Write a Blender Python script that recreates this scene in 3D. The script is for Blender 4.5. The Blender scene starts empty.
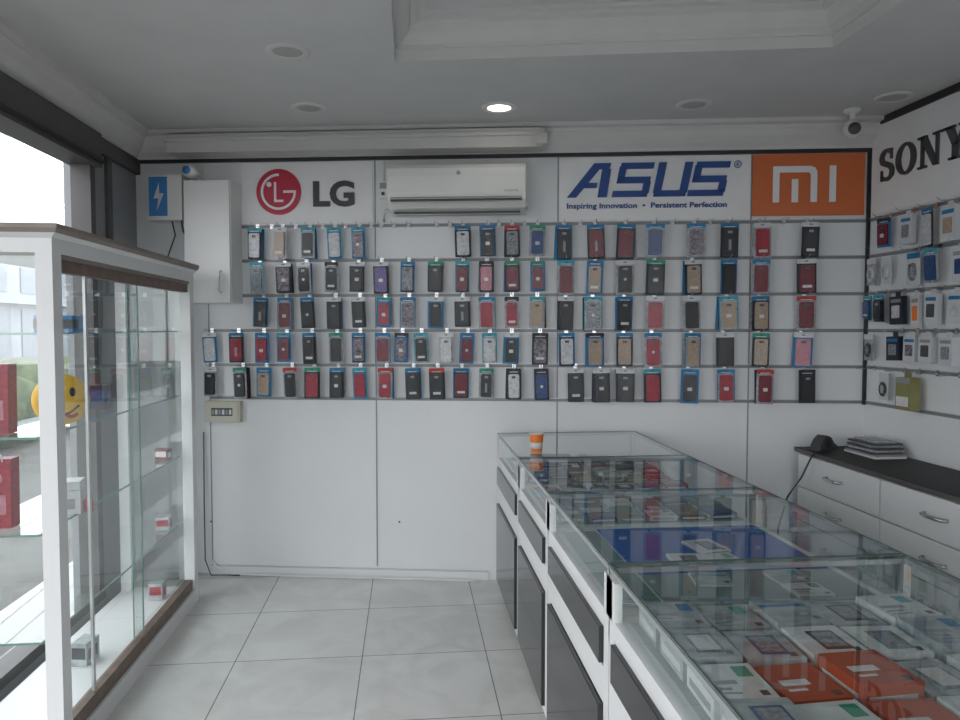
import bpy, bmesh, math, random
from mathutils import Matrix, Vector
random.seed(7)
sc = bpy.context.scene
A = math.radians(5.67)

# ------------------------------------------------------------------ materials
def mat(name, col, rough=0.5, metal=0.0, noise=0.0, nscale=8.0, emit=0.0, bump=0.0, spec=0.5):
    m = bpy.data.materials.new(name); m.use_nodes = True
    nt = m.node_tree; b = nt.nodes['Principled BSDF']
    b.inputs['Roughness'].default_value = rough
    b.inputs['Metallic'].default_value = metal
    b.inputs['Specular IOR Level'].default_value = spec
    c = (col[0], col[1], col[2], 1)
    b.inputs['Base Color'].default_value = c
    if noise > 0 or bump > 0:
        tc = nt.nodes.new('ShaderNodeTexCoord'); nz = nt.nodes.new('ShaderNodeTexNoise')
        nz.inputs['Scale'].default_value = nscale; nz.inputs['Detail'].default_value = 5
        nt.links.new(tc.outputs['Object'], nz.inputs['Vector'])
        rp = nt.nodes.new('ShaderNodeValToRGB')
        rp.color_ramp.elements[0].position = 0.3; rp.color_ramp.elements[1].position = 0.7
        rp.color_ramp.elements[0].color = tuple(max(0, x*(1-noise)) for x in col)+(1,)
        rp.color_ramp.elements[1].color = tuple(min(1, x*(1+noise)) for x in col)+(1,)
        nt.links.new(nz.outputs['Fac'], rp.inputs['Fac'])
        nt.links.new(rp.outputs['Color'], b.inputs['Base Color'])
        if bump > 0:
            bp = nt.nodes.new('ShaderNodeBump'); bp.inputs['Strength'].default_value = bump
            bp.inputs['Distance'].default_value = 0.01
            nt.links.new(nz.outputs['Fac'], bp.inputs['Height']); nt.links.new(bp.outputs['Normal'], b.inputs['Normal'])
    if emit > 0:
        b.inputs['Emission Color'].default_value = c; b.inputs['Emission Strength'].default_value = emit
    return m

def glass(name, tint=(0.95,0.98,0.97), base=0.05, k=0.85, rough=0.02):
    m = bpy.data.materials.new(name); m.use_nodes = True
    nt = m.node_tree; nt.nodes.clear()
    o = nt.nodes.new('ShaderNodeOutputMaterial'); mx = nt.nodes.new('ShaderNodeMixShader')
    t = nt.nodes.new('ShaderNodeBsdfTransparent'); t.inputs[0].default_value = (*tint,1)
    g = nt.nodes.new('ShaderNodeBsdfGlossy'); g.inputs['Roughness'].default_value = rough
    g.inputs['Color'].default_value = (0.95,0.97,0.97,1)
    lw = nt.nodes.new('ShaderNodeLayerWeight'); lw.inputs['Blend'].default_value = 0.5
    p = nt.nodes.new('ShaderNodeMath'); p.operation='POWER'; p.inputs[1].default_value = 4.0
    q = nt.nodes.new('ShaderNodeMath'); q.operation='MULTIPLY_ADD'; q.inputs[1].default_value = k; q.inputs[2].default_value = base
    nt.links.new(lw.outputs['Facing'], p.inputs[0]); nt.links.new(p.outputs[0], q.inputs[0])
    nt.links.new(q.outputs[0], mx.inputs[0]); nt.links.new(t.outputs[0], mx.inputs[1]); nt.links.new(g.outputs[0], mx.inputs[2])
    nt.links.new(mx.outputs[0], o.inputs[0])
    return m

def tile_mat():
    m = bpy.data.materials.new('floor_tile'); m.use_nodes = True
    nt = m.node_tree; b = nt.nodes['Principled BSDF']
    tc = nt.nodes.new('ShaderNodeTexCoord'); mp = nt.nodes.new('ShaderNodeMapping')
    mp.inputs['Location'].default_value = (0.22, 0.10, 0)
    br = nt.nodes.new('ShaderNodeTexBrick'); br.offset = 0.0; br.squash = 1.0
    br.inputs['Scale'].default_value = 1.0
    br.inputs['Brick Width'].default_value = 0.585; br.inputs['Row Height'].default_value = 0.585
    br.inputs['Mortar Size'].default_value = 0.0028; br.inputs['Mortar Smooth'].default_value = 0.2
    br.inputs['Color1'].default_value = (0.72,0.71,0.69,1); br.inputs['Color2'].default_value = (0.68,0.67,0.65,1)
    br.inputs['Mortar'].default_value = (0.22,0.215,0.205,1)
    nz = nt.nodes.new('ShaderNodeTexNoise'); nz.inputs['Scale'].default_value = 3.5; nz.inputs['Detail'].default_value = 8
    nz.inputs['Distortion'].default_value = 1.5
    rp = nt.nodes.new('ShaderNodeValToRGB')
    rp.color_ramp.elements[0].position=0.35; rp.color_ramp.elements[0].color=(0.88,0.87,0.86,1)
    rp.color_ramp.elements[1].position=0.65; rp.color_ramp.elements[1].color=(1,1,1,1)
    mul = nt.nodes.new('ShaderNodeMix'); mul.data_type='RGBA'; mul.blend_type='MULTIPLY'; mul.inputs[0].default_value=1
    nt.links.new(tc.outputs['Object'], mp.inputs['Vector']); nt.links.new(mp.outputs[0], br.inputs['Vector'])
    nt.links.new(tc.outputs['Object'], nz.inputs['Vector']); nt.links.new(nz.outputs['Fac'], rp.inputs[0])
    nt.links.new(br.outputs['Color'], mul.inputs[6]); nt.links.new(rp.outputs[0], mul.inputs[7])
    nt.links.new(mul.outputs[2], b.inputs['Base Color'])
    b.inputs['Roughness'].default_value = 0.14
    return m

WHITE = mat('white_laminate',(0.74,0.745,0.745),0.35,noise=0.02,nscale=3)
WALL = mat('wall_panel_white',(0.73,0.74,0.755),0.33,noise=0.025,nscale=2)
CEIL = mat('ceiling_paint',(0.62,0.62,0.62),0.9,noise=0.03,nscale=4)
CORN = mat('cornice_plaster',(0.66,0.655,0.64),0.8,noise=0.02)
TRUNK = mat('trunking_plaster',(0.56,0.555,0.54),0.8,noise=0.03)
BLACK = mat('black_trim',(0.02,0.02,0.022),0.4,noise=0.1)
TOPBLK = mat('black_worktop',(0.025,0.024,0.024),0.55,noise=0.3,nscale=40,spec=0.25)
GBLACK = mat('black_gloss_panel',(0.018,0.019,0.022),0.12,noise=0.1)
RAIL = mat('rail_aluminium',(0.22,0.23,0.24),0.4,metal=0.2,noise=0.04)
CHROME = mat('chrome',(0.55,0.56,0.57),0.2,metal=1.0,noise=0.03)
FRAME = mat('window_frame_grey',(0.085,0.08,0.08),0.5,noise=0.08)
COLUMN = mat('window_column',(0.28,0.29,0.30),0.5,noise=0.05)
GLASS = glass('showcase_glass',(0.93,0.965,0.955),0.10,0.85)
WGLASS = glass('window_glass',(0.97,0.98,0.98),0.03,0.5)
CGLASS = glass('counter_glass',(0.91,0.955,0.945),0.08,0.85)
BGL = glass('blister_clear',(0.96,0.97,0.98),0.022,0.25,0.25)
GEDGE = mat('glass_edge_green',(0.16,0.30,0.26),0.15,noise=0.1)
GEDG2 = mat('glass_edge_dark',(0.10,0.14,0.13),0.15,noise=0.1)
ALU = mat('aluminium',(0.55,0.56,0.57),0.35,metal=0.7,noise=0.03)
WOOD = mat('brown_wood_rail',(0.15,0.10,0.075),0.45,noise=0.25,nscale=20)
TAUPE = mat('taupe_cap',(0.24,0.20,0.175),0.5,noise=0.1)
BEIGE = mat('beige_plastic',(0.55,0.52,0.43),0.5,noise=0.03)
PLAST = mat('white_plastic',(0.76,0.76,0.74),0.4,noise=0.02)
DKGREY = mat('dark_grey_plastic',(0.06,0.062,0.068),0.4,noise=0.08)
MIDG = mat('mid_grey',(0.27,0.28,0.29),0.5,noise=0.05)
BLUE = mat('blue_sticker',(0.05,0.22,0.52),0.4,noise=0.06)
LEDM = mat('led_on',(1.0,0.97,0.88),0.5,emit=7)
LAMPO = mat('lamp_off',(0.42,0.42,0.41),0.5,noise=0.05)

PAL = {
 'k': mat('case_black',(0.013,0.013,0.016),0.35,noise=0.3,nscale=60,spec=0.35),
 'r': mat('case_red',(0.34,0.02,0.04),0.4,noise=0.3,nscale=60,spec=0.35),
 'm': mat('case_maroon',(0.16,0.013,0.027),0.4,noise=0.3,nscale=60,spec=0.35),
 'g': mat('case_gold',(0.40,0.30,0.22),0.4,noise=0.15,nscale=60,spec=0.35),
 'w': mat('case_white',(0.56,0.56,0.58),0.4,noise=0.2,nscale=60),
 'p': mat('case_purple',(0.13,0.08,0.27),0.4,noise=0.2,nscale=60,spec=0.35),
 'b': mat('case_blue',(0.03,0.07,0.20),0.4,noise=0.3,nscale=60,spec=0.35),
 'n': mat('case_pink',(0.52,0.20,0.25),0.4,noise=0.2,nscale=60,spec=0.35),
 's': mat('case_silver',(0.22,0.23,0.25),0.4,noise=0.6,nscale=90),
 'y': mat('case_pattern',(0.17,0.14,0.17),0.4,noise=0.9,nscale=70),
}
HDR = [mat('card_blue',(0.015,0.18,0.38),0.45,noise=0.15,spec=0.35), mat('card_cyan',(0.04,0.33,0.43),0.45,noise=0.1,spec=0.35),
       mat('card_green',(0.03,0.28,0.18),0.45,noise=0.1,spec=0.35), mat('card_red',(0.45,0.04,0.035),0.45,noise=0.1,spec=0.35),
       mat('card_white',(0.60,0.62,0.64),0.45,noise=0.05), mat('card_dark',(0.018,0.022,0.035),0.45,noise=0.2,spec=0.35)]
BLISTER = mat('blister_plastic',(0.34,0.36,0.38),0.3,noise=0.4,nscale=50,spec=0.4)
LBL = mat('label_white',(0.66,0.66,0.66),0.5,noise=0.1,nscale=90)
ORANGE = mat('orange',(0.80,0.20,0.03),0.4,noise=0.05)
ORRED = mat('orange_red_box',(0.42,0.075,0.035),0.4,noise=0.12,nscale=30)
OLIVE = mat('olive_box',(0.22,0.21,0.08),0.5,noise=0.15)
SIGNR = mat('sign_red',(0.48,0.018,0.055),0.4,noise=0.03)
SIGNB = mat('sign_blue',(0.012,0.06,0.25),0.4,noise=0.03)
SIGNO = mat('sign_orange',(0.60,0.14,0.04),0.45,noise=0.03)
SIGNG = mat('sign_grey_letters',(0.05,0.052,0.055),0.4,noise=0.05)
SIGNW = mat('sign_board_white',(0.80,0.80,0.80),0.4,noise=0.02)
YEL = mat('cushion_yellow',(0.85,0.50,0.04),0.8,noise=0.08,bump=0.2,nscale=30)

# ------------------------------------------------------------------ mesh builder
def T(x,y,z): return Matrix.Translation((x,y,z))
def RZ(a): return Matrix.Rotation(a,4,'Z')
I4 = Matrix.Identity(4)
BWF = T(0.4367,4.398,0) @ RZ(-math.radians(9.67))     # x along back wall, -y into the room
RWF = Matrix(((0,1,0,2.672),(-1,0,0,4.017),(0,0,1,0),(0,0,0,1)))  # x along right wall, -y into the room

class MB:
    def __init__(s, M=I4):
        s.v=[]; s.f=[]; s.mi=[]; s.mats=[]; s.M=M; s.sm=[]
    def m(s, mt):
        if mt not in s.mats: s.mats.append(mt)
        return s.mats.index(mt)
    def add(s, vs, fs, mt, L=I4, smooth=False):
        o=len(s.v); X=s.M@L
        s.v += [tuple(X@Vector(p)) for p in vs]
        k=s.m(mt)
        for f in fs:
            s.f.append([i+o for i in f]); s.mi.append(k); s.sm.append(smooth)
    def box(s,x0,x1,y0,y1,z0,z1,mt,L=I4):
        vs=[(x0,y0,z0),(x1,y0,z0),(x1,y1,z0),(x0,y1,z0),(x0,y0,z1),(x1,y0,z1),(x1,y1,z1),(x0,y1,z1)]
        s.add(vs,[(0,3,2,1),(4,5,6,7),(0,1,5,4),(1,2,6,5),(2,3,7,6),(3,0,4,7)],mt,L)
    def quad(s,a,b,c,d,mt,L=I4): s.add([a,b,c,d],[(0,1,2,3)],mt,L)
    def prism(s,pts,y0,y1,mt,L=I4,smooth=False):
        n=len(pts)
        vs=[(p[0],y0,p[1]) for p in pts]+[(p[0],y1,p[1]) for p in pts]
        fs=[tuple(range(n)),tuple(range(2*n-1,n-1,-1))]
        s.add(vs,fs,mt,L)
        s.add(vs,[(i,(i+1)%n,(i+1)%n+n,i+n) for i in range(n)],mt,L,smooth)
    def rrect(s,cx,cz,w,h,r,y0,y1,mt,L=I4,seg=3):
        pts=[]
        for (sx,sz,a0) in ((1,1,0),(-1,1,90),(-1,-1,180),(1,-1,270)):
            for i in range(seg+1):
                a=math.radians(a0+90*i/seg)
                pts.append((cx+sx*(w/2-r)+r*math.cos(a), cz+sz*(h/2-r)+r*math.sin(a)))
        s.prism(pts,y0,y1,mt,L)
    def disc(s,cx,cz,r,y0,y1,mt,L=I4,n=32):
        s.prism([(cx+r*math.cos(2*math.pi*i/n),cz+r*math.sin(2*math.pi*i/n)) for i in range(n)],y0,y1,mt,L,True)
    def lathe(s,prof,mt,L=I4,n=32,cap=True):
        vs=[];fs=[]
        for (r,z) in prof:
            for i in range(n):
                a=2*math.pi*i/n; vs.append((r*math.cos(a),r*math.sin(a),z))
        for j in range(len(prof)-1):
            for i in range(n):
                fs.append((j*n+i,j*n+(i+1)%n,(j+1)*n+(i+1)%n,(j+1)*n+i))
        s.add(vs,fs,mt,L,True)
        if cap:
            s.add(vs[:n],[tuple(range(n-1,-1,-1))],mt,L); s.add(vs[-n:],[tuple(range(n))],mt,L)
    def tube(s,pts,r,mt,L=I4,n=8):
        P=[Vector(p) for p in pts]; vs=[];fs=[]
        for i,p in enumerate(P):
            d=(P[min(i+1,len(P)-1)]-P[max(i-1,0)]).normalized()
            up=Vector((0,0,1)) if abs(d.z)<0.9 else Vector((1,0,0))
            a=d.cross(up).normalized(); b=d.cross(a)
            for k in range(n):
                t=2*math.pi*k/n; vs.append(tuple(p+a*r*math.cos(t)+b*r*math.sin(t)))
        for j in range(len(P)-1):
            for k in range(n): fs.append((j*n+k,j*n+(k+1)%n,(j+1)*n+(k+1)%n,(j+1)*n+k))
        fs.append(tuple(range(n))); fs.append(tuple(range(len(vs)-n,len(vs))))
        s.add(vs,fs,mt,L,True)
    def stroke(s,pts,w,y0,y1,mt,L=I4):
        n=len(pts); ws=w if isinstance(w,(list,tuple)) else [w]*n
        P=[Vector(p) for p in pts]; a=[];b=[]
        for i in range(n):
            d0=(P[i]-P[i-1]).normalized() if i>0 else (P[1]-P[0]).normalized()
            d1=(P[i+1]-P[i]).normalized() if i<n-1 else d0
            n0=Vector((-d0.y,d0.x)); n1=Vector((-d1.y,d1.x)); t=(n0+n1).normalized()
            k=ws[i]/2/max(0.35,t.dot(n0))
            a.append(P[i]+t*k); b.append(P[i]-t*k)
        for i in range(n-1):
            s.prism([tuple(a[i]),tuple(a[i+1]),tuple(b[i+1]),tuple(b[i])],y0,y1,mt,L)
    def text(s,body,x0,x1,z0,z1,y0,y1,mt,off=0.0,L=I4,shear=0.0):
        cu=bpy.data.curves.new('t','FONT'); cu.body=body; cu.extrude=0.05; cu.offset=off; cu.resolution_u=4; cu.shear=shear
        ob=bpy.data.objects.new('t',cu); sc.collection.objects.link(ob)
        bpy.context.view_layer.update()
        me=ob.evaluated_get(bpy.context.evaluated_depsgraph_get()).to_mesh()
        vs=[v.co.copy() for v in me.vertices]; fs=[tuple(p.vertices) for p in me.polygons]
        xs=[v.x for v in vs]; ys=[v.y for v in vs]
        ax,bx,ay,by=min(xs),max(xs),min(ys),max(ys)
        out=[(x0+(v.x-ax)/(bx-ax)*(x1-x0), y0+(0.05-v.z)/0.1*(y1-y0), z0+(v.y-ay)/(by-ay)*(z1-z0)) for v in vs]
        ob.to_mesh_clear(); bpy.data.objects.remove(ob); bpy.data.curves.remove(cu)
        s.add(out,fs,mt,L)
    def obj(s,name,parent=None,bevel=0,recalc=True):
        me=bpy.data.meshes.new(name); me.from_pydata(s.v,[],s.f)
        for mt in s.mats: me.materials.append(mt)
        for p,k,q in zip(me.polygons,s.mi,s.sm): p.material_index=k; p.use_smooth=q
        me.update()
        if recalc:
            bm=bmesh.new(); bm.from_mesh(me); bmesh.ops.recalc_face_normals(bm,faces=bm.faces); bm.to_mesh(me); bm.free()
        o=bpy.data.objects.new(name,me); sc.collection.objects.link(o)
        if parent: o.parent=parent
        if bevel:
            b=o.modifiers.new('bev','BEVEL'); b.width=bevel; b.segments=2; b.limit_method='ANGLE'; b.angle_limit=math.radians(50)
        return o

def empty(name,M=I4):
    e=bpy.data.objects.new(name,None); sc.collection.objects.link(e); e.matrix_world=M; return e

# ------------------------------------------------------------------ room shell
XL,XR,YF,H=-1.68,2.672,-3.0,2.74
def ywall(x): return 4.398-0.1704*(x-0.4367)
P0=(XL,YF);P1=(XR,YF);P2=(XR,ywall(XR));P3=(XL,ywall(XL))

b=MB(); 
b.add([(XL-.2,YF-.2,-.1),(XR+.2,YF-.2,-.1),(XR+.2,P2[1]+.2,-.1),(XL-.2,P3[1]+.2,-.1),
       (XL-.2,YF-.2,0),(XR+.2,YF-.2,0),(XR+.2,P2[1]+.2,0),(XL-.2,P3[1]+.2,0)],
      [(0,3,2,1),(4,5,6,7),(0,1,5,4),(1,2,6,5),(2,3,7,6),(3,0,4,7)],tile_mat())
b.obj('floor')

UL,UR=-2.16,2.27
b=MB(BWF)
b.box(UL-.1,UR+.1,0,0.15,0,2.95,WALL)
RZs=[2.172,1.962,1.749,1.534,1.321,1.114]
for i,z in enumerate(RZs):
    u0 = -1.69
    b.box(u0,UR,-0.004,0.01,z-.009,z+.009,RAIL)
    b.box(u0,UR,-0.008,-0.002,z+.009,z+.012,ALU)
for u in (-0.640,0.468,1.597):
    b.box(u-.004,u+.004,-0.003,0.01,0.07,2.57,MIDG)
b.box(-1.697,-1.690,-0.003,0.01,0.07,1.70,MIDG)
for (u,z) in ((-0.50,0.35),(-1.70,0.33)):
    b.disc(u,z,0.006,-0.004,0.0,DKGREY,n=10)
b.obj('wall_back')
b=MB(RWF)
b.box(-.1,7.2,0,0.15,0,2.95,WALL)
for i,z in enumerate(RZs):
    b.box(0.0,2.6,-0.004,0.01,z-.009,z+.009,RAIL)
    b.box(0.0,2.6,-0.008,-0.002,z+.009,z+.012,ALU)
b.obj('wall_right')
b=MB()
b.box(XL-.1,XL+.35,YF-.15,YF,0,2.95,WALL); b.box(XR-.8,XR+.1,YF-.15,YF,0,2.95,WALL)
b.box(XL+.35,XR-.8,YF-.15,YF,2.45,2.95,WALL)
b.obj('wall_front')
b=MB()
b.box(XL-.15,XL,YF-.1,P3[1]+.1,2.56,2.95,WALL)
b.box(XL-.15,XL,4.13,P3[1]+.1,0,2.56,COLUMN)
b.box(XL-.15,XL,YF-.1,4.13,-.1,0.07,COLUMN)
b.obj('wall_left')
b=MB(BWF); b.box(UL,UR,-.018,0,2.567,2.588,BLACK); b.obj('trim_1')
b=MB(RWF); b.box(0,7,-.012,0,2.70,2.738,BLACK); b.obj('trim_2')
b=MB(BWF); b.box(-1.70,0.05,-.014,0,0.0,0.05,WALL); b.box(-1.7,0.05,-.016,-.0,0.05,0.056,ALU); b.obj('baseboard_back')
b=MB(RWF); b.box(0.02,7,-.014,0,0,0.08,WALL); b.obj('baseboard_right')
b=MB(RWF); b.box(0.004,0.016,-0.02,0,1.10,2.70,BLACK); b.obj('trim_3')

RA=(-0.053,3.327);RB=(1.801,2.978);RC=(1.801,-2.2);RD=(-0.053,-2.2)
def inset(poly,d):
    n=len(poly);out=[]
    for i in range(n):
        p0=Vector(poly[i-1]);p1=Vector(poly[i]);p2=Vector(poly[(i+1)%n])
        d0=(p1-p0).normalized();d1=(p2-p1).normalized()
        n0=Vector((-d0.y,d0.x));n1=Vector((-d1.y,d1.x))
        t=(n0+n1).normalized(); out.append(tuple(p1+t*(d/t.dot(n0))))
    return out
rec=[RD,RC,RB,RA]
b=MB()
outer=[(XL-.1,YF-.1),(XR+.1,YF-.1),(XR+.1,P2[1]+.05),(XL-.1,P3[1]+.05)]
vs=[(x,y,H) for x,y in outer]+[(x,y,H) for x,y in rec]
b.add(vs,[(i,(i+1)%4,(i+1)%4+4,i+4) for i in range(4)],CEIL)
prof=[(0,H),(0,H+.05),(.012,H+.05),(.012,H+.065),(.035,H+.075),(.06,H+.10),(.07,H+.13),(.10,H+.135),(.10,H+.15),(.13,H+.152),(.13,H+.165)]
loops=[[(x,y,z) for x,y in inset(rec,d)] for d,z in prof]
for a,c in zip(loops[:-1],loops[1:]):
    b.add(a+c,[(i,(i+1)%4,(i+1)%4+4,i+4) for i in range(4)],CORN)
b.add(loops[-1],[(0,1,2,3)],CEIL)
b.add([(x,y,3.05) for x,y in outer],[(0,1,2,3)],CEIL)
b.obj('ceiling',recalc=False)

cpro=[(0,2.588),(.022,2.588),(.022,2.605),(.032,2.612),(.05,2.625),(.075,2.655),(.088,2.69),(.10,2.70),(.10,2.712),(.135,2.718),(.135,2.74)]
def cornice_path(d):
    c=math.cos(math.radians(9.67))
    yb=lambda x: ywall(x)-d/c
    return [(XL+d,YF),(XL+d,yb(XL+d)),(XR,yb(XR))]
b=MB()
for (d0,z0),(d1,z1) in zip(cpro[:-1],cpro[1:]):
    a=[(x,y,z0) for x,y in cornice_path(d0)]; c=[(x,y,z1) for x,y in cornice_path(d1)]
    b.add(a+c,[(0,1,4,3),(1,2,5,4)],CORN)
b.obj('trim_4')
b=MB(BWF)
b.prism([(-1.86,2.592),(0.37,2.592),(0.37,2.70),(-1.86,2.70)],-.17,-.03,TRUNK)
b.box(-1.88,0.385,-.185,-.03,2.655,2.68,TRUNK)
b.box(0.335,0.40,-.20,-.02,2.60,2.66,TRUNK)
b.obj('trim_5',bevel=0.006)

b=MB()
b.box(XL-.10,XL+.05,YF,4.13,2.41,2.588,FRAME)
b.box(XL+.05,XL+.065,YF,4.13,2.43,2.45,BLACK)
for y in (4.08,2.45,1.0,-.4,-1.9,YF+.05):
    b.box(XL-.08,XL+.02,y-.03,y+.03,.07,2.41,FRAME)
b.box(XL-.08,XL+.02,YF,4.13,.07,.12,FRAME)
b.box(XL+.0,XL+.02,4.28,4.34,1.9,2.588,FRAME)
b.box(XL,XL+.03,4.13,P3[1],2.50,2.588,FRAME)
b.quad((XL-.03,YF,.1),(XL-.03,4.08,.1),(XL-.03,4.08,2.42),(XL-.03,YF,2.42),WGLASS)
b.obj('window_1',recalc=False)
b=MB()
for x in (XL+.38,-.3,.8,XR-.83):
    b.box(x-.03,x+.03,YF-.08,YF,0,2.45,FRAME)
b.box(XL+.35,XR-.8,YF-.08,YF,2.38,2.45,FRAME); b.box(XL+.35,XR-.8,YF-.08,YF,0,.08,FRAME)
b.quad((XL+.35,YF-.04,0),(XR-.8,YF-.04,0),(XR-.8,YF-.04,2.42),(XL+.35,YF-.04,2.42),WGLASS)
b.obj('window_2',recalc=False)

# ------------------------------------------------------------------ exterior
GRD=mat('pavement',(0.10,0.10,0.095),0.8,noise=0.2,nscale=3); 
b=MB(); b.box(-45,-1.9,-30,40,-.3,-.12,GRD); b.box(-1.9,30,-30,-3.3,-.3,-.12,GRD); b.obj('ground')
FAC=mat('facade_pale',(0.30,0.33,0.36),0.8,noise=0.10,nscale=1); FAC2=mat('facade_glass',(0.12,0.15,0.19),0.4,noise=0.3)
LEAF=mat('hedge_leaf',(0.07,0.09,0.045),0.8,noise=0.5,nscale=5)
b=MB(); b.box(-20,-15,2,34,-.12,4.6,FAC)
for y in range(3,34,3):
    b.box(-15.02,-14.95,y,y+2.0,2.9,3.9,FAC2); b.box(-15.02,-14.95,y,y+2.2,.2,2.3,FAC2)
b.box(-15.4,-14.4,2,34,2.45,2.6,FAC)
bld=b.obj('building')
b=MB()
rr=random.Random(3)
for i in range(40):
    y=2.5+i*0.35; r=.45+rr.random()*.3
    bm=bmesh.new(); bmesh.ops.create_icosphere(bm,subdivisions=2,radius=r)
    for v in bm.verts: v.co*=(1+rr.uniform(-.15,.15))
    bm.verts.index_update()
    b.add([tuple(v.co+Vector((-6+rr.uniform(-.3,.3),y,.35))) for v in bm.verts],[tuple(v.index for v in f.verts) for f in bm.faces],LEAF,smooth=True); bm.free()
b.obj('hedge')
b=MB()
for k in range(4):
    z0=4.9+.55*k
    b.tube([(-9+.1*k,-5,z0+.2),(-9+.05*k,2,z0-.35),(-9,14.5,z0),(-9.5,30,z0-.3)],.012,MIDG,n=5)
b.obj('overhead_wires',parent=bld)

# ------------------------------------------------------------------ signs
b=MB(BWF)
b.box(-1.47,-0.655,-.006,0,2.19,2.56,SIGNW)
cu,cz,R=-1.235,2.382,0.139
b.disc(cu,cz,R,-.016,-.006,SIGNR,n=48)
arc=[(cu+R*.74*math.cos(math.radians(t)),cz+R*.74*math.sin(math.radians(t))) for t in range(88,361,8)]
b.stroke(arc,R*.10,-.02,-.016,SIGNW)
b.stroke([(cu+R*.79,cz),(cu+R*.22,cz)],R*.10,-.02,-.016,SIGNW)
b.stroke([(cu-.02,cz+R*.42),(cu-.02,cz-R*.40),(cu+R*.22,cz-R*.40)],R*.10,-.02,-.016,SIGNW)
b.disc(cu-R*.42,cz+R*.32,R*.11,-.02,-.016,SIGNW,n=16)
b.text('LG',-1.02,-0.765,2.288,2.445,-.018,-.006,SIGNG,off=0.035)
b.obj('wall_sign')

b=MB(BWF)
b.box(0.475,1.59,-.006,0,2.19,2.56,SIGNW)
def shr(pts,zb,k=0.20): return [(x+(z-zb)*k,z) for x,z in pts]
zb,zt=2.325,2.525; hh=zt-zb; tk=0.042
def bar(pts): b.prism(shr(pts,zb),-.018,-.006,SIGNB)
def rect(x0,x1,z0,z1): bar([(x0,z0),(x1,z0),(x1,z1),(x0,z1)])
x=0.535
b.prism([(x-.015,zb),(x+.04,zb),(x+.178,zt-.035),(x+.235,zt-.035),(x+.245,zt),(x+.145,zt)],-.018,-.006,SIGNB)
b.prism([(x+.165,zb),(x+.22,zb),(x+.245,zt-.035),(x+.192,zt-.035)],-.018,-.006,SIGNB)
b.prism([(x+.075,zb+.055),(x+.16,zb+.055),(x+.166,zb+.085),(x+.10,zb+.085)],-.018,-.006,SIGNB)
def S(x,w=.20):
    rect(x+.006,x+w,zt-tk*.85,zt); rect(x,x+tk,zb+hh*.46,zt-tk*.5); rect(x,x+w-.006,zb+hh*.40,zb+hh*.40+tk*.9)
    rect(x+w-tk,x+w,zb+tk*.5,zb+hh*.45); rect(x-.012,x+w-.006,zb,zb+tk*.85)
S(0.795)
x=1.02; rect(x,x+tk*1.1,zb+tk*.5,zt); rect(x+.152,x+.152+tk*1.1,zb+tk*.5,zt); rect(x+.006,x+.146+tk*1.1,zb,zb+tk*.85)
S(1.235)
b.text('Inspiring Innovation  •  Persistent Perfection',0.52,1.455,2.250,2.292,-.012,-.006,SIGNB,off=0.022)
b.stroke([(1.515+.02*math.cos(t*.5236),2.508+.02*math.sin(t*.5236)) for t in range(13)],.004,-.012,-.006,SIGNB)
b.text('R',1.508,1.522,2.498,2.518,-.012,-.006,SIGNB)
b.obj('wall_sign')

b=MB(BWF)
b.box(1.60,2.235,-.014,0,2.205,2.562,SIGNO)
z0,z1=2.282,2.49; t=.036; y0,y1=-.02,-.014
X=1.715
def rr2(x0,x1,za,zb_): b.box(x0,x1,y0,y1,za,zb_,SIGNW)
rr2(X,X+t,z0,z1); 
b.prism([(X+t,z1),(X+.21,z1),(X+.235,z1-.008),(X+.248,z1-.028),(X+.25,z1-.05),(X+.25,z0),(X+.25-t,z0),(X+.25-t,z1-.05),(X+.205,z1-.036),(X+t,z1-.036)],y0,y1,SIGNW)
rr2(X+.107,X+.107+t,z0,z1-.075)
rr2(X+.32,X+.32+t,z0,z1)
b.obj('wall_sign')

b=MB(RWF)
b.box(0.03,2.6,-.006,0,2.20,2.695,SIGNW)
y0,y1=-.018,-.006
sb,st=2.375,2.54
hh=st-sb
x=0.115;w=.105
cx=x+w/2
pts=[];ws=[]
for tt in range(40,271,15):
    a=math.radians(tt); pts.append((cx+w*.42*math.cos(a),st-hh*.25+hh*.235*math.sin(a))); ws.append(.016+.02*abs(math.sin(math.radians((tt-90)*.9)))*0.8)
pts=pts[:-3];ws=ws[:-3]
for tt in range(60,-141,-15):
    a=math.radians(tt); pts.append((cx+w*.42*math.cos(a),sb+hh*.25+hh*.235*math.sin(a))); ws.append(.03 if tt>-45 else .02)
b.stroke(pts,ws,y0,y1,SIGNG)
b.box(x+w*.80,x+w*.90,y0,y1,st-hh*.34,st+.002,SIGNG); b.box(x+w*.04,x+w*.14,y0,y1,sb-.002,sb+hh*.34,SIGNG)
x=0.245;w=.155;cx=x+w/2;n=36;czz=(sb+st)/2
o=[(cx+w/2*math.cos(2*math.pi*i/n),czz+(hh/2+.003)*math.sin(2*math.pi*i/n)) for i in range(n+1)]
ii=[(cx+w*.27*math.cos(2*math.pi*i/n),czz+hh*.42*math.sin(2*math.pi*i/n)) for i in range(n+1)]
for i in range(n): b.prism([o[i],o[i+1],ii[i+1],ii[i]],y0,y1,SIGNG)
x=0.42;w=.165
b.box(x+.02,x+.038,y0,y1,sb,st,SIGNG); b.box(x+w-.038,x+w-.02,y0,y1,sb,st,SIGNG)
b.prism([(x+.01,st),(x+.055,st),(x+w-.02,sb),(x+w-.055,sb)],y0,y1,SIGNG)
b.box(x-.005,x+.06,y0,y1,st-.012,st,SIGNG); b.box(x-.002,x+.06,y0,y1,sb,sb+.012,SIGNG); b.box(x+w-.06,x+w+.002,y0,y1,st-.012,st,SIGNG)
x=0.60;w=.16
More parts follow.
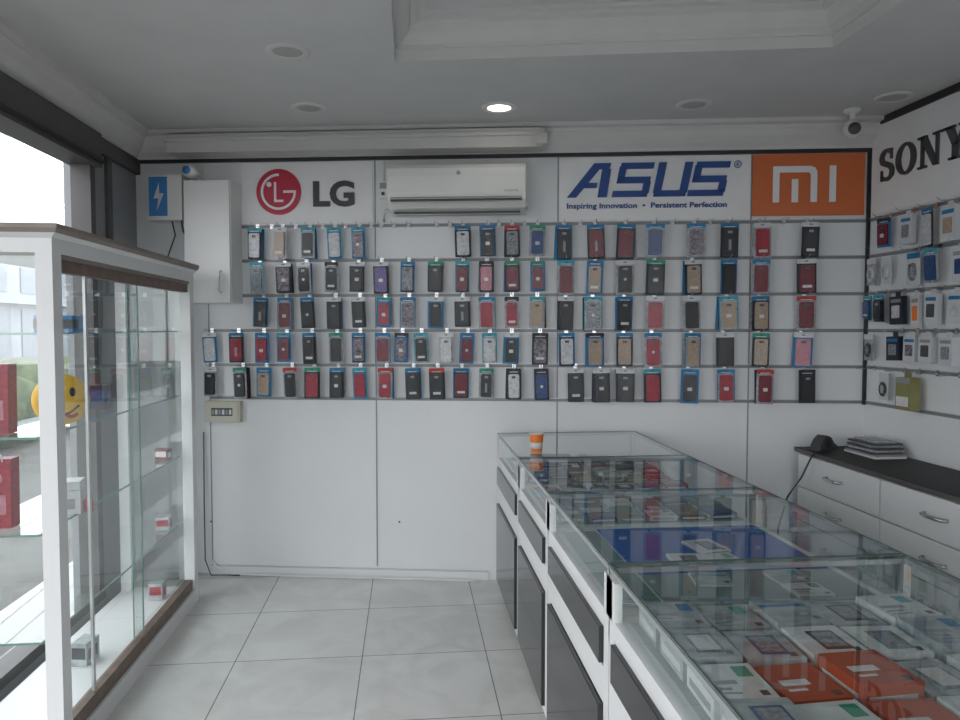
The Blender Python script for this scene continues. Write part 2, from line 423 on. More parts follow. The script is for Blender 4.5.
b.prism([(x+.01,st),(x+.06,st),(x+w/2+.02,sb+hh*.42),(x+w/2-.02,sb+hh*.42)],y0,y1,SIGNG)
b.prism([(x+w-.03,st),(x+w-.012,st),(x+w/2+.02,sb+hh*.40),(x+w/2,sb+hh*.42)],y0,y1,SIGNG)
b.box(x+w/2-.02,x+w/2+.02,y0,y1,sb,sb+hh*.45,SIGNG)
b.box(x+w/2-.045,x+w/2+.045,y0,y1,sb,sb+.012,SIGNG); b.box(x-.005,x+.075,y0,y1,st-.012,st,SIGNG); b.box(x+w-.06,x+w+.008,y0,y1,st-.012,st,SIGNG)
b.obj('wall_sign')

# ------------------------------------------------------------------ phone case packs on back wall
rows=[
 [(-1.37,'w'),(-1.212,'g'),(-1.041,'k'),(-.884,'w'),(-.734,'y'),(-.100,'w'),(.049,'k'),(.194,'s'),(.346,'b'),
  (.502,'k'),(.687,'m'),(.866,'m'),(1.032,'b'),(1.267,'y'),(1.459,'k'),(1.645,'r'),(1.915,'k')],
 [(-1.357,'s'),(-1.20,'y'),(-1.066,'k'),(-.897,'k'),(-.74,'k'),(-.597,'p'),(-.430,'s'),(-.263,'k'),(-.10,'m'),(.043,'n'),(.194,'m'),
  (.346,'m'),(.514,'m'),(.687,'g'),(.860,'k'),(1.037,'k'),(1.255,'g'),(1.459,'k'),(1.645,'m'),(1.897,'m')],
 [(-1.338,'k'),(-1.193,'m'),(-1.047,'k'),(-.884,'k'),(-.734,'k'),(-.578,'r'),(-.43,'y'),(-.263,'k'),(-.104,'k'),(.043,'r'),(.194,'r'),
  (.346,'g'),(.514,'k'),(.675,'s'),(.860,'k'),(1.037,'r'),(1.243,'k'),(1.459,'g'),(1.645,'g'),(1.903,'m')],
 [(-1.67,'w'),(-1.498,'r'),(-1.338,'r'),(-1.193,'m'),(-1.035,'k'),(-.878,'k'),(-.734,'y'),(-.585,'m'),(-.472,'y'),(-.355,'k'),(-.201,'w'),
  (-.073,'m'),(.061,'w'),(.194,'k'),(.364,'y'),(.520,'w'),(.687,'g'),(.860,'g'),(1.025,'r'),(1.255,'g'),(1.44,'k'),(1.645,'g'),(1.891,'n')],
 [(-1.664,'k'),(-1.473,'k'),(-1.325,'g'),(-1.162,'k'),(-1.022,'r'),(-.872,'k'),(-.734,'r'),(-.572,'r'),(-.405,'k'),(-.257,'k'),(-.110,'m'),
  (.043,'k'),(.207,'w'),(.37,'b'),(.575,'k'),(.724,'k'),(.866,'k'),(1.025,'r'),(1.243,'k'),(1.453,'r'),(1.674,'m'),(1.915,'k')]]
rp=random.Random(11)
def pack(b,u,ztop,c,w,hh,hdr=None,dark=.60):
    L=T(u,-0.05-rp.uniform(0,.03),ztop-.012)@Matrix.Rotation(rp.uniform(-.04,.04),4,'Y')@RZ(rp.uniform(-.14,.14))@Matrix.Rotation(rp.uniform(.0,.07),4,'X')
    hm = hdr if hdr else rp.choice([HDR[0],HDR[0],HDR[0],HDR[1],HDR[4],HDR[4],HDR[5],HDR[3] if rp.random()<.4 else HDR[2]])
    body = HDR[5] if rp.random()<dark else (HDR[0] if rp.random()<.3 else BLISTER)
    b.rrect(0,-hh/2,w,hh,.006,0,.0025,body,L)
    b.rrect(0,-.013,w,.026,.006,-.0015,0,hm,L)
    b.rrect(0,-.012,.020,.006,.003,-.002,-.0015,DKGREY,L)
    b.box(-w*.3,w*.3,-.002,-.0015,-.023,-.019,LBL,L)
    if hm in (HDR[0],HDR[1]) and rp.random()<.6:
        b.box(-w/2,-w/2+.006,-.001,0,-hh,-.03,hm,L); b.box(w/2-.006,w/2,-.001,0,-hh,-.03,hm,L)
    cw=w*.74; ch=hh-.046
    zc=-.034-ch/2
    b.rrect(0,zc,cw,ch,.010,-.012,-.0015,PAL[c],L)
    b.rrect(0,zc,cw*.93,ch*.955,.008,-.0128,-.012,PAL[c],L)
    if rp.random()<.7: b.rrect(0,zc+ch/2-.018,cw*.36,.014,.004,-.0134,-.0128,DKGREY if c!='k' else MIDG,L)
    r=rp.random()
    if r<.30: b.rrect(0,zc-.005,cw*.36,.020,.004,-.0134,-.0128,LBL,L)
    elif r<.45: b.box(-cw*.32,cw*.32,-.0134,-.0128,zc-ch*.36,zc-ch*.26,LBL,L)
    elif r<.60: b.disc(0,zc,.009,-.0134,-.0128,LBL,L,n=14)
    elif r<.70: b.box(-cw*.1,cw*.1,-.0134,-.0128,zc-ch*.3,zc+ch*.1,MIDG,L)
    f=-.017
    b.quad((-cw/2-.004,f,zc-ch/2-.003),(cw/2+.004,f,zc-ch/2-.003),(cw/2+.004,f,zc+ch/2+.003),(-cw/2-.004,f,zc+ch/2+.003),BGL,L)
hk=MB(BWF); pk=MB(BWF)
def hook(b,u,z,l=.12):
    b.rrect(u,z,.022,.03,.003,-.013,-.009,CHROME,seg=1)
    b.tube([(u,-.01,z+.002),(u,-l+.02,z-.004),(u,-l,z+.01)],.0022,CHROME,n=6)
for ri,row in enumerate(rows):
    for (u,c) in row:
        big = u>.45
        w=rp.choice([.086,.090,.096]) if not big else rp.choice([.096,.102,.108]); h=rp.uniform(.178,.192) if not big else rp.uniform(.195,.205)
        hm=None
        if u<-.65 and ri in(0,): hm=rp.choice([HDR[4],HDR[1]])
        pack(pk,u,RZs[ri]-.002,c,w,h,hdr=hm)
        if rp.random()<.45:
            L=T(u+rp.uniform(-.006,.006),-.022,RZs[ri]-.016)@Matrix.Rotation(rp.uniform(-.05,.05),4,'Y')
            pk.rrect(0,-h/2,w,h,.006,0,.0025,rp.choice([HDR[0],HDR[1],HDR[5],BLISTER,BLISTER]),L)
            pk.rrect(0,-.04-(h-.052)/2,w*.74,h-.052,.01,-.010,0,PAL[rp.choice('kkrmgw')],L)
        hook(hk,u,RZs[ri],.12)
for u in (-.60,-.43,-.26,-.52,-.18,.115,.27,-.96,-1.13): hook(hk,u,RZs[0],.12)
for u in (-1.28,-.82,-.66,.60,1.14,1.36,1.78): hook(hk,u,RZs[0],.10)
o=pk.obj('hanging_phone_cases',recalc=True)
hk.obj('display_hooks',parent=o)

# right wall accessories
pk=MB(RWF); hk=MB(RWF)
def rpack(s,z,c,w,h,hdr): pack(pk,s,z,c,w,h,hdr=hdr,dark=.5); hook(hk,s,z,.12)
def rbox(s,z,w,h,d,m1,m2):
    L=T(s,-.03-d/2,z-.03)@Matrix.Rotation(rp.uniform(-.05,.05),4,'Y')
    pk.box(-w/2,w/2,-d/2,d/2,-h,0,m1,L); pk.rrect(0,.012,w*.4,.028,.005,-.001,.001,m1,L)
    pk.rrect(0,-h*.55,w*.62,h*.45,.006,-d/2-.002,-d/2,m2,L)
    pk.box(-w*.4,w*.4,-d/2-.001,-d/2,-h*.22,-h*.10,HDR[0] if rp.random()<.4 else MIDG,L)
    hook(hk,s,z)
def coil(s,z,m1,bk=None):
    L=T(s,-.05,z-.02)
    pk.box(-.04,.04,0,.002,-.15,0,bk or BLISTER,L); pk.box(-.04,.04,-.002,0,-.03,0,HDR[4],L)
    for q in range(3):
        r=.030-.004*q
        pk.tube([(r*math.cos(t*.5236),-.006-.003*q,-.09+r*1.3*math.sin(t*.5236)) for t in range(13)],.0028,m1,L,n=6)
def mouse(s,z):
    L=T(s,-.04,z-.02)
    pk.rrect(0,-.085,.10,.17,.008,0,.004,HDR[4],L); pk.box(-.05,.05,-.001,0,-.03,0,HDR[0],L)
    bm=bmesh.new(); bmesh.ops.create_uvsphere(bm,u_segments=20,v_segments=12,radius=1); bm.verts.index_update()
    pk.add([(v.co.x*.028,-.004+v.co.y*.02,-.10+v.co.z*.048) for v in bm.verts],[tuple(v.index for v in f.verts) for f in bm.faces],PAL['s'],L,smooth=True); bm.free()
    pk.box(-.002,.002,-.026,-.018,-.085,-.06,DKGREY,L); hook(hk,s,z)
W4=HDR[4];D5=HDR[5]
rpack(.21,RZs[0]-.004,'m',.10,.16,D5); rbox(.40,RZs[0],.09,.15,.03,W4,PAL['s']); rpack(.56,RZs[0]-.004,'w',.09,.20,HDR[0]); rbox(.70,RZs[0],.10,.17,.03,W4,PAL['g']); rbox(.92,RZs[0],.10,.17,.03,W4,PAL['k'])
coil(.11,RZs[1],LBL); coil(.24,RZs[1],LBL,W4); mouse(.44,RZs[1]); rpack(.60,RZs[1]-.004,'b',.09,.17,HDR[1]); rbox(.78,RZs[1],.09,.16,.03,W4,PAL['b'])
rpack(.10,RZs[2]-.004,'b',.09,.14,HDR[1]); rpack(.21,RZs[2]-.004,'k',.10,.15,HDR[1]); rbox(.335,RZs[2],.10,.15,.03,D5,PAL['w']); rbox(.47,RZs[2],.06,.17,.02,W4,ORANGE); rbox(.60,RZs[2],.09,.15,.03,W4,DKGREY); rbox(.76,RZs[2],.09,.15,.03,W4,PAL['w'])
coil(.10,RZs[3],DKGREY); rbox(.33,RZs[3],.10,.13,.04,D5,PAL['s']); rbox(.45,RZs[3],.09,.13,.03,W4,PAL['y']); rbox(.58,RZs[3],.09,.13,.04,W4,DKGREY); rbox(.72,RZs[3],.09,.14,.04,W4,PAL['s'])
coil(.24,RZs[4],DKGREY,W4)
L=T(.47,-.075,RZs[4]-.03)
pk.box(-.055,.055,-.03,.03,-.17,0,OLIVE,L); pk.box(-.055,.055,-.031,-.03,-.03,0,MIDG,L); pk.box(-.045,.045,-.032,-.03,-.15,-.10,LBL,L); pk.rrect(0,.012,.05,.03,.005,-.002,.002,OLIVE,L)
hook(hk,.47,RZs[4])
for s in (.10,.36,.60,.75,.9): hook(hk,s,RZs[4],.14)
o=pk.obj('hanging_accessories'); hk.obj('display_hooks',parent=o)

# ------------------------------------------------------------------ air conditioner
b=MB(BWF@T(-.525,0,2.225))
W=.80
prof=[(0,0),(-.10,0.0),(-.165,.022),(-.20,.06),(-.212,.11),(-.212,.20),(-.205,.245),(-.18,.268),(0,.27)]
n=len(prof)
vs=[(0,p[0],p[1]) for p in prof]+[(W,p[0],p[1]) for p in prof]
b.add(vs,[tuple(range(n)),tuple(range(2*n-1,n-1,-1))]+[(i,i+1,i+1+n,i+n) for i in range(n-1)]+[(n-1,0,n,2*n-1)],PLAST)
b.box(.02,W-.02,-.2145,-.20,.075,.079,MIDG)
b.box(.03,W-.03,-.16,-.05,-.004,.002,DKGREY)
b.add([(.03,-.103,-.002),(W-.03,-.103,-.002),(W-.03,-.196,.050),(.03,-.196,.050),(.03,-.105,-.008),(W-.03,-.105,-.008),(W-.03,-.203,.047),(.03,-.203,.047)],
      [(0,1,2,3),(4,5,6,7),(0,1,5,4),(1,2,6,5),(2,3,7,6),(3,0,4,7)],PLAST)
b.box(.02,W-.02,-.214,-.205,.055,.068,DKGREY)
b.disc(.415,.215,.012,-.2135,-.211,MIDG,n=20); b.text('INVERTER',.68,.76,.105,.117,-.2135,-.211,MIDG)
b.box(W,W+.012,-.16,-.02,.03,.24,PLAST)
b.obj('air_conditioner',bevel=.004)
b=MB(BWF)
b.rrect(-.585,2.385,.055,.105,.008,-.03,0,PLAST); b.box(-.605,-.565,-.032,-.03,2.39,2.425,MIDG)
b.rrect(-.585,2.36,.02,.02,.003,-.034,-.03,DKGREY)
b.tube([(-.585,-.008,2.44),(-.585,-.008,2.56)],.006,PLAST)
b.tube([(-.54,-.03,2.26),(-.57,-.03,2.255),(-.59,-.02,2.21),(-.59,-.015,2.19)],.012,PLAST)
b.obj('remote_holder')

# ------------------------------------------------------------------ items in the left corner
b=MB(BWF)
b.box(-1.76,-1.475,-.16,0,1.70,2.43,WHITE)
b.box(-1.756,-1.479,-.178,-.162,1.704,2.426,WHITE)
b.tube([(-1.535,-.178,1.76),(-1.535,-.205,1.77),(-1.535,-.205,1.88),(-1.535,-.178,1.89)],.006,CHROME)
b.obj('wall_cabinet',bevel=.003)
b=MB(BWF)
L=T(-1.91,-.0,2.335)
b.box(-.09,.12,-.13,0,-.135,.135,PLAST,L); b.box(-.085,.03,-.132,-.13,-.11,.125,BLUE,L)
b.add([(-.02,-.134,.09),(-.055,-.134,-.005),(-.025,-.134,-.005),(-.035,-.134,-.08),(.01,-.134,.025),(-.018,-.134,.025)],[(0,1,2,3,4,5)],LBL,L)
b.tube([(.10,-.1,-.13),(.11,-.1,-.2),(.14,-.05,-.27),(.12,-.02,-.32)],.006,DKGREY,L)
b.tube([(.03,-.08,-.13),(.05,-.08,-.22),(-.02,-.05,-.36),(.05,-.03,-.45)],.005,DKGREY,L)
b.obj('electrical_box',bevel=.004)
b=MB(BWF)
L=T(-1.74,-.11,2.49)
b.box(-.03,.03,.06,.11,-.04,.03,PLAST,L)
RX=Matrix.Rotation(math.radians(90),4,'X')
b.lathe([(.0,-.07),(.03,-.07),(.038,-.06),(.04,.0),(.036,.05),(.0,.055)],PLAST,L@RX,n=20,cap=False)
b.lathe([(.0,.056),(.024,.056),(.024,.062),(.0,.064)],BLUE,L@RX,n=20,cap=False)
b.obj('alarm_sensor')
b=MB(BWF)
b.box(-1.71,-1.485,-.045,0,.965,1.095,BEIGE); b.box(-1.70,-1.495,-.052,-.045,.975,1.085,BEIGE)
b.box(-1.665,-1.53,-.055,-.052,1.005,1.055,DKGREY)
for k in range(6): b.box(-1.66+k*.022,-1.645+k*.022,-.06,-.055,1.015,1.045,LBL if k%2 else MIDG)
b.obj('fuse_box',bevel=.003)
b=MB(BWF)
b.tube([(-1.69,-.02,.09),(-1.66,-.03,.05),(-1.55,-.04,.012),(-1.0,-.05,.010),(-.5,-.045,.010),(-.1,-.05,.010),(0.0,-.05,.010)],.006,PLAST)
b.tube([(-1.73,-.02,.9),(-1.73,-.03,.5),(-1.72,-.05,.1),(-1.68,-.06,.008),(-1.5,-.05,.008)],.004,DKGREY)
b.obj('power_cable')

# ------------------------------------------------------------------ ceiling downlights
for i,(x,y) in enumerate([(-.509,3.25),(-.528,4.06),(.496,3.951),(1.521,3.797),(2.50,3.578)]):
    on = i==2
    b=MB(T(x,y,H))
    b.lathe([(.062,-.003),(.066,-.008),(.088,-.008),(.095,-.004),(.095,0)],CORN if not on else PLAST,n=36,cap=False)
    b.lathe([(.0,-.004),(.063,-.004)],LEDM if on else LAMPO,n=36,cap=False)
    b.obj('ceiling_downlight',recalc=True)

b=MB(T(2.42,3.80,H))
b.lathe([(.0,-.0),(.045,-.0),(.045,-.014),(.035,-.02),(.015,-.024),(.015,-.05)],PLAST,n=24,cap=False)
L=T(0,0,-.105)@RZ(-A*3)
b.lathe([(.0,.05),(.02,.047),(.042,.028),(.05,0),(.042,-.028),(.02,-.047),(.0,-.05)],PLAST,L,n=24,cap=False)
b.tube([(0,0,-.045),(0,0,-.07)],.015,PLAST)
b.lathe([(.032,-.03),(.032,.045),(.026,.055),(0,.056)],DKGREY,L@Matrix.Rotation(math.radians(100),4,'X'),n=20,cap=False)
b.obj('cctv_camera')

# ------------------------------------------------------------------ glass display counters
SH=.80
def counter(x0,x1,y0,y1):
    root=empty('display_counter')
    b=MB()
    zt=.93
    b.box(x0+.05,x1-.03,y0+.02,y1-.02,0,.06,BLACK)
    b.box(x0+.02,x1,y0,y1,.06,.74,WHITE)
    for ya in (y0,y1-.045): b.box(x0,x0+.02,ya,ya+.045,.06,.90,WHITE)
    for (za,zc) in ((.06,.085),(.54,.64),(.755,.80)): b.box(x0,x0+.02,y0+.045,y1-.045,za,zc,WHITE)
    b.box(x0+.001,x1,y0,y1,.74,SH-.005,WHITE)
    for xa in (x0,x1-.022):
        for ya in (y0,y1-.022): b.box(xa,xa+.022,ya,ya+.022,SH-.005,zt-.012,ALU)
    t=.012
    b.box(x0,x0+t,y0,y1,zt-.014,zt,ALU); b.box(x1-t,x1,y0,y1,zt-.014,zt,ALU)
    b.box(x0+t,x1-t,y0,y0+t,zt-.014,zt,ALU); b.box(x0+t,x1-t,y1-t,y1,zt-.014,zt,ALU)
    b.obj('carcass',parent=root)
    b=MB()
    b.box(x0-.014,x0+.012,y0+.05,y1-.05,.09,.535,GBLACK)
    b.box(x0-.012,x0+.012,y0+.05,y1-.05,.648,.748,GBLACK)
    b.obj('door_and_drawer',parent=root,bevel=.002)
    b=MB()
    g=CGLASS
    b.quad((x0,y0,zt+.006),(x1,y0,zt+.006),(x1,y1,zt+.006),(x0,y1,zt+.006),g)
    b.quad((x0+.01,y0+.02,.80),(x0+.01,y1-.02,.80),(x0+.01,y1-.02,zt-.01),(x0+.01,y0+.02,zt-.01),g)
    b.quad((x1-.01,y0+.02,SH),(x1-.01,y1-.02,SH),(x1-.01,y1-.02,zt-.01),(x1-.01,y0+.02,zt-.01),g)
    b.quad((x0+.02,y0+.01,SH),(x1-.02,y0+.01,SH),(x1-.02,y0+.01,zt-.01),(x0+.02,y0+.01,zt-.01),g)
    for (xa,xb,ya,yb) in ((x0-.002,x0+.001,y0,y1),(x1-.001,x1+.002,y0,y1),(x0,x1,y0-.002,y0+.001),(x0,x1,y1-.001,y1+.002)):
        b.box(xa,xb,ya,yb,zt,zt+.007,GEDG2)
    b.obj('glass',parent=root,recalc=False)
    return root
CX0,CX1=.52,1.34
cs=[(3.38,4.19),(2.66,3.37),(1.83,2.65),(.93,1.82)]
croots=[counter(CX0,CX1,a,c) for (a,c) in cs]

WB=mat('box_white',(0.66,0.67,0.67),0.35,noise=0.12,nscale=30)
WB2=mat('box_grey_print',(0.36,0.40,0.41),0.35,noise=0.35,nscale=25)
TEAL=mat('teal_mat',(0.16,0.24,0.24),0.5,noise=0.1)
BLUEM=mat('blue_display_mat',(0.012,0.10,0.42),0.5,noise=0.15)
GREYM=mat('grey_mat',(0.26,0.31,0.31),0.5,noise=0.1)
rb=random.Random(5)
def one_box(b,x,y,z,w,d,hgt,m_,jit):
    L=T(x,y,z)@RZ(rb.uniform(-jit,jit))
    b.box(-w/2,w/2,-d/2,d/2,0,hgt,m_,L)
    b.box(-w*.4,w*.4,-d/2-.0006,-d/2,hgt*.25,hgt*.6,LBL if m_ not in (LBL,WB) else MIDG,L)
    b.box(-w/2-.0006,-w/2,-d*.4,d*.4,hgt*.25,hgt*.6,LBL if m_ not in (LBL,WB) else MIDG,L)
    k=rb.random(); zz=hgt
    if m_ is ORRED:
        b.box(-w*.35,w*.1,-d*.1,d*.05,zz,zz+.001,LBL,L); b.box(-w*.35,-w*.05,-d*.25,-d*.2,zz,zz+.001,LBL,L)
    elif k<.45:
        a=rb.choice([PAL['k'],PAL['b'],PAL['s'],PAL['s'],MIDG,TEAL])
        b.box(-w*.18,w*.30,-d*.35,d*.30,zz,zz+.0012,a,L)
        b.box(-w*.13,w*.25,-d*.28,d*.24,zz+.0012,zz+.002,PAL['s'] if a!=PAL['s'] else LBL,L)
    elif k<.8:
        b.box(-w*.42,w*.05,-d*.1,d*.0,zz,zz+.001,MIDG,L); b.box(-w*.42,-w*.1,-d*.25,-d*.2,zz,zz+.001,MIDG,L)
        b.box(-w*.42,w*.0,-d*.36,-d*.33,zz,zz+.001,MIDG,L)
        b.box(w*.15,w*.40,d*.1,d*.4,zz,zz+.001,HDR[rb.choice([0,1,2])],L)
    else:
        b.box(-w*.45,w*.45,d*.15,d*.25,zz,zz+.001,HDR[rb.choice([0,1,2,5])],L)
    b.box(w*.28,w*.40,-d*.42,-d*.30,zz,zz+.001,DKGREY,L)
def goods(y0,y1,pal,name,dx,dy,fill=.9,hmin=.015,hmax=.05,jit=.1,mats=None,x0=CX0+.05,x1=CX1-.04,parent=None):
    b=MB()
    if mats: b.box(x0-.01,x1+.01,y0-.005,y1+.005,SH-.005,SH-.001,mats)
    nx=max(1,int((x1-x0)/dx+.01)); ny=max(1,int((y1-y0)/dy+.01))
    for i in range(nx):
        for j in range(ny):
            if rb.random()<fill:
                m_=pal[i][j] if isinstance(pal[0],list) else rb.choice(pal)
                one_box(b,x0+dx*(i+.5),y0+dy*(j+.5),SH,dx*.9,dy*.9,rb.uniform(hmin,hmax),m_,jit)
    return b.obj(name,parent=parent)
goods(.97,1.77,[[WB,WB2,WB,WB2,WB2],[WB,WB,ORRED,WB2,WB2],[WB2,ORRED,ORRED,WB,WB2],[WB,WB,WB2,WB,WB2],[WB,WB2,WB,WB2,WB]],'boxed_phones',.146,.16,1.0,.03,.06,.06,GREYM,parent=croots[3])
goods(1.88,2.60,[WB,TEAL,WB2],'boxed_accessories',.10,.12,.30,.006,.012,.3,TEAL,parent=croots[2],x1=CX0+.16)
goods(1.88,2.12,[WB,WB2,PAL['s']],'boxed_accessories',.12,.11,.45,.006,.012,.2,GREYM,parent=croots[2],x0=CX0+.19)
goods(2.14,2.62,[PAL['b'],BLUEM,WB,BLUEM],'boxed_accessories',.12,.15,.35,.004,.010,.25,BLUEM,parent=croots[2],x0=CX0+.19)
goods(2.71,3.32,[PAL['k'],PAL['m'],WB,PAL['b'],TEAL,HDR[1],PAL['k']],'boxed_accessories',.12,.10,.8,.01,.03,.1,TEAL,parent=croots[1])
goods(3.43,4.13,[PAL['k'],PAL['s'],WB,PAL['b'],HDR[1],PAL['r'],PAL['g']],'boxed_accessories',.12,.10,.8,.01,.04,.1,GREYM,parent=croots[0])

b=MB(T(.635,3.55,.9375))
b.lathe([(.0,0),(.027,0),(.0275,.002),(.036,.086)],ORANGE,n=32,cap=False)
b.lathe([(.029,.016),(.0300,.016),(.0325,.045),(.0318,.045)],LBL,n=32,cap=False)
b.lathe([(.036,.086),(.0385,.087),(.0385,.091),(.0345,.091),(.034,.084),(.026,.004),(0,.004)],PLAST,n=32,cap=False)
b.lathe([(0,.07),(.0325,.07)],WOOD,n=32,cap=False)
b.obj('paper_cup')

# ------------------------------------------------------------------ drawer cabinet
root=empty('drawer_cabinet')
DX0,DX1,DY0,DY1=2.25,2.655,1.75,3.99
b=MB()
b.box(DX0+.02,DX1,DY0,DY1,.05,.835,WHITE); b.box(DX0+.06,DX1-.02,DY0+.02,DY1-.02,0,.05,BLACK)
b.box(DX0-.015,DX1,DY0-.01,DY1+.01,.835,.860,TOPBLK); b.box(DX0-.017,DX0-.012,DY0-.01,DY1+.01,.838,.858,FRAME)
ys=[DY0,2.50,3.25,DY1]
for ya,yb in zip(ys[:-1],ys[1:]):
    for k,(za,zc) in enumerate(((.64,.825),(.445,.632),(.25,.437),(.06,.242))):
        b.box(DX0,DX0+.018,ya+.006,yb-.006,za,zc,WHITE)
b.obj('carcass',parent=root,bevel=.003)
b=MB()
for ya,yb in zip(ys[:-1],ys[1:]):
    ym=(ya+yb)/2
    for z in (.74,.545,.35,.155):
        pts=[(DX0,ym-.07,z),(DX0-.022,ym-.06,z),(DX0-.03,ym-.03,z),(DX0-.032,ym,z),(DX0-.03,ym+.03,z),(DX0-.022,ym+.06,z),(DX0,ym+.07,z)]
        b.tube(pts,.009,CHROME)
b.obj('handles',parent=root)
b=MB(T(2.34,3.88,.8605)@RZ(.5))
b.prism([(-.08,0),(.09,0),(.09,.02),(.06,.035),(.03,.07),(-.01,.085),(-.05,.065),(-.08,.03)],-.03,.03,DKGREY)
b.disc(.0,.045,.03,-.034,.034,BLACK,n=24)
b.box(.075,.095,-.028,.028,.018,.028,CHROME)
b.obj('tape_dispenser',bevel=.005)
b=MB()
b.tube([(2.27,3.79,.868),(2.24,3.78,.868),(2.215,3.785,.84),(2.18,3.82,.72),(2.12,3.86,.60),(2.10,3.92,.40),(2.13,3.94,.02)],.005,BLACK)
b.obj('cable',parent=root)
b=MB(T(2.525,3.70,.8605))
for k,(m_,w,d) in enumerate([(LBL,.18,.27),(MIDG,.17,.25),(DKGREY,.17,.25),(BLISTER,.18,.24),(DKGREY,.15,.26),(MIDG,.15,.2),(DKGREY,.16,.22),(BLISTER,.12,.18)]):
    b.box(-w/2,w/2,-d/2,d/2,k*.011,k*.011+.010,m_,RZ(.12*math.sin(k*2.3)))
b.obj('paper_stack')

# ------------------------------------------------------------------ glass display cabinet (left)
root=empty('glass_display_cabinet')
b=MB()
fx=-1.195; bx=-1.60; n0=2.60; n1=4.23; ps=.055; top=1.855
b.box(bx,fx,n0,n1,0.0,.08,WHITE)
for (xa,ya) in ((fx-ps,n0),(fx-ps,n1-ps*1.3),(bx,n0),(bx,n1-.05)):
    b.box(xa,xa+ps,ya,ya+(.065 if xa>bx else .04),.08,top-.05,WHITE)
b.box(bx,fx,n0,n1,top-.05,top,WHITE)
# flared crown cap, closed solid
q=lambda d,z:[(bx,n0-d,z),(fx+d,n0-d,z),(fx+d,n1+d*.3,z),(bx,n1+d*.3,z)]
lv=[(.0005,top+.0005),(.02,top+.015),(.03,top+.03),(.03,top+.045)]
for k,((d0,z0_),(d1,z1_)) in enumerate(zip(lv[:-1],lv[1:])):
    b.add(q(d0,z0_)+q(d1,z1_),[(i,(i+1)%4,(i+1)%4+4,i+4) for i in range(4)],TAUPE if k>0 else WHITE)
b.add(q(*lv[-1]),[(0,1,2,3)],TAUPE)
b.obj('frame',parent=root,recalc=False)
b=MB()
ya=n0+.065; yb=n1-.07
b.box(fx-.05,fx-.012,ya,yb,top-.11,top-.05,WOOD); b.box(fx-.05,fx-.012,ya,yb,.08,.14,WOOD)
b.box(fx-.012,fx-.004,ya,yb,top-.066,top-.05,TAUPE)
ym=(n0+n1)/2
b.box(fx-.028,fx-.024,ym+.022,ym+.030,.14,top-.11,GEDGE)
b.box(fx-.044,fx-.040,ym-.05,ym-.042,.14,top-.11,GEDGE)
b.box(fx-.032,fx-.022,n0+.30,n0+.315,.14,top-.11,ALU)
b.box(bx+.01,bx+.022,ym,ym+.02,.08,top-.06,ALU)
b.obj('door_rails',parent=root)
b=MB()
b.quad((fx-.026,ya,.14),(fx-.026,ym+.03,.14),(fx-.026,ym+.03,top-.11),(fx-.026,ya,top-.11),GLASS)
b.quad((fx-.042,ym-.05,.14),(fx-.042,yb,.14),(fx-.042,yb,top-.11),(fx-.042,ym-.05,top-.11),GLASS)
b.quad((bx+.04,n0+.02,.09),(fx-ps,n0+.02,.09),(fx-ps,n0+.02,top-.06),(bx+.04,n0+.02,top-.06),GLASS)
b.quad((bx+.04,n1-.02,.09),(fx-ps,n1-.02,.09),(fx-ps,n1-.02,top-.06),(bx+.04,n1-.02,top-.06),GLASS)
for z in (.45,.83,1.17,1.53):
    b.quad((bx+.02,n0+.03,z),(fx-.08,n0+.03,z),(fx-.08,n1-.03,z),(bx+.02,n1-.03,z),GLASS)
    b.box(fx-.082,fx-.079,n0+.03,n1-.03,z-.004,z+.004,GEDGE); b.box(bx+.02,fx-.08,n0+.028,n0+.031,z-.004,z+.004,GEDGE)
b.obj('glass_panes',parent=root,recalc=False)

M_=T(-1.340,2.96,1.172+.100)@RZ(-.1)
b=MB(M_)
R_=.100
bm=bmesh.new(); bmesh.ops.create_uvsphere(bm,u_segments=32,v_segments=20,radius=R_); bm.verts.index_update()
b.add([(v.co.x,v.co.y*.75,v.co.z) for v in bm.verts],[tuple(v.index for v in f.verts) for f in bm.faces],YEL,RZ(.6),smooth=True); bm.free()
def on(u,v,k=1.0):
    return (u,-math.sqrt(max(0,R_**2-u*u-v*v))*.75-.001*k,v)
L=RZ(.6)
b.tube([on(-.055+.011*i,-.02-.032*math.sin(math.pi*i/10)) for i in range(11)],.004,BLACK,L)
for s in (-.033,.033):
    p=on(s,.033); b.add([(p[0]+.011*math.cos(t*.63),on(p[0]+.011*math.cos(t*.63),p[2]+.018*math.sin(t*.63),2)[1],p[2]+.018*math.sin(t*.63)) for t in range(10)],[tuple(range(10))],BLACK,L)
b.tube([on(.01+.008*i,-.052-.011*math.sin(math.pi*i/5),2) for i in range(6)],.007,ORRED,L)
b.obj('emoji_cushion',parent=root)
b=MB(T(-1.34,2.96,1.532))
b.box(-.07,.07,-.05,.05,0,.065,BLUE); b.box(-.071,.071,-.051,.0,.015,.05,DKGREY); b.rrect(.0,.035,.05,.03,.005,-.053,-.05,LBL)
b.obj('product_box',parent=root)
b=MB(T(-1.32,2.96,.832)@RZ(.2))
b.box(-.06,.05,-.05,.05,0,.09,LBL); b.box(-.05,.03,-.052,-.05,.02,.06,MIDG); b.box(-.058,.048,-.048,.048,.092,.125,WB)
b.lathe([(0,0),(.018,0),(.018,.04),(.010,.055),(.010,.065),(0,.065)],PAL['r'],T(.072,-.02,0),n=16,cap=False)
b.obj('product_box',parent=root)
b=MB()
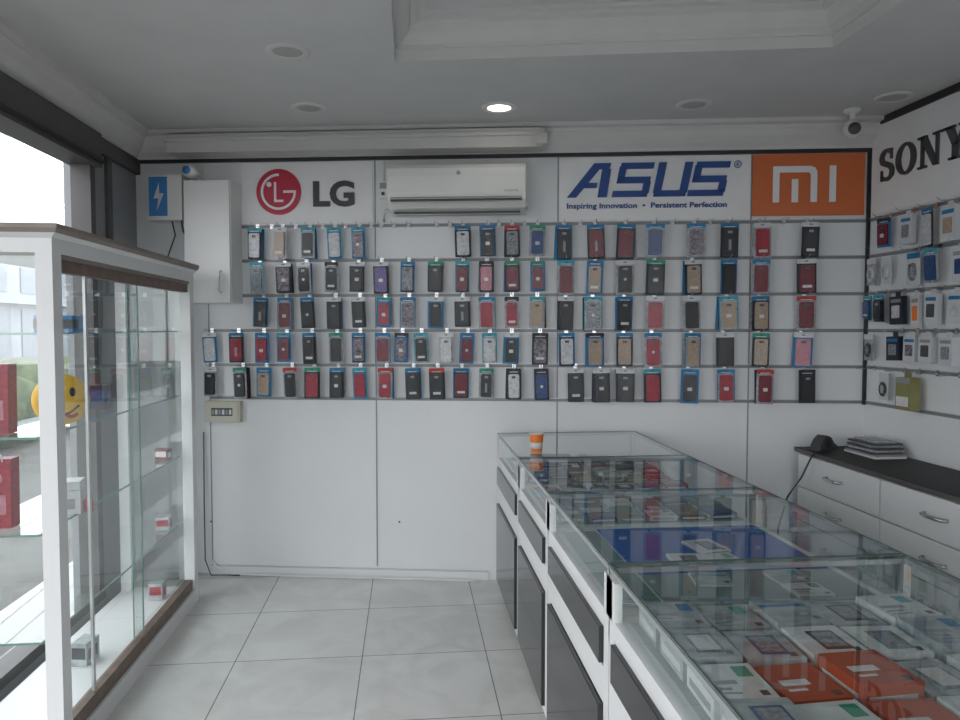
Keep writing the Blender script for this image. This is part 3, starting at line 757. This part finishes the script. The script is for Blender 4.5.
for (x,y,z,w,h,m1,m2) in ((-1.33,4.08,.452,.06,.07,WB2,PAL['r']),(-1.33,4.09,.832,.05,.06,PAL['m'],LBL),(-1.36,4.05,.082,.07,.09,WB2,PAL['r']),(-1.45,3.60,1.172,.14,.11,HDR[5],PAL['b']),(-1.42,3.3,.082,.10,.10,WB2,PAL['k'])):
    L=T(x,y,z)@RZ(rb.uniform(-.3,.3))
    b.box(-.035,.035,-w/2,w/2,0,h,m1,L); b.box(.035,.0362,-w*.35,w*.35,h*.2,h*.7,m2,L); b.box(-.03,.03,-w/2-.001,-w/2,h*.3,h*.8,m2,L)
b.obj('product_boxes',parent=root)
for z in (.832,1.172):
    b=MB(T(-1.462,2.76,z))
    b.prism([(-.045,0),(.045,0),(.048,.25),(-.048,.25)],-.03,.03,PAL['r'])
    b.tube([(-.02,-.03,.24),(-.02,-.03,.26),(.0,-.03,.28),(.02,-.03,.26),(.02,-.03,.24)],.003,LBL)
    b.box(-.03,.03,-.032,-.03,.05,.12,PAL['n']); b.disc(0,.18,.02,-.033,-.03,PAL['n'],n=20)
    b.obj('gift_bag',parent=root)

# ------------------------------------------------------------------ world + camera
w=bpy.data.worlds.new('World'); sc.world=w; w.use_nodes=True
nt=w.node_tree; bg=nt.nodes['Background']
tc=nt.nodes.new('ShaderNodeTexCoord'); sp=nt.nodes.new('ShaderNodeSeparateXYZ'); rp_=nt.nodes.new('ShaderNodeValToRGB')
nt.links.new(tc.outputs['Generated'],sp.inputs[0]); nt.links.new(sp.outputs['Z'],rp_.inputs[0]); nt.links.new(rp_.outputs[0],bg.inputs['Color'])
rp_.color_ramp.elements[0].color=(0.97,0.98,1.0,1); rp_.color_ramp.elements[1].color=(0.90,0.94,1.0,1)
bg.inputs['Strength'].default_value=3.5

cam=bpy.data.cameras.new('camera'); co=bpy.data.objects.new('camera',cam); sc.collection.objects.link(co)
cam.sensor_width=36; cam.lens=36*727/960; cam.clip_start=.05
co.location=(0,0,1.55); co.rotation_euler=(math.radians(90-2.53),0,-A)
sc.camera=co
sc.view_settings.view_transform='Standard'
sc.view_settings.exposure=0.12
sc.view_settings.gamma=1.04
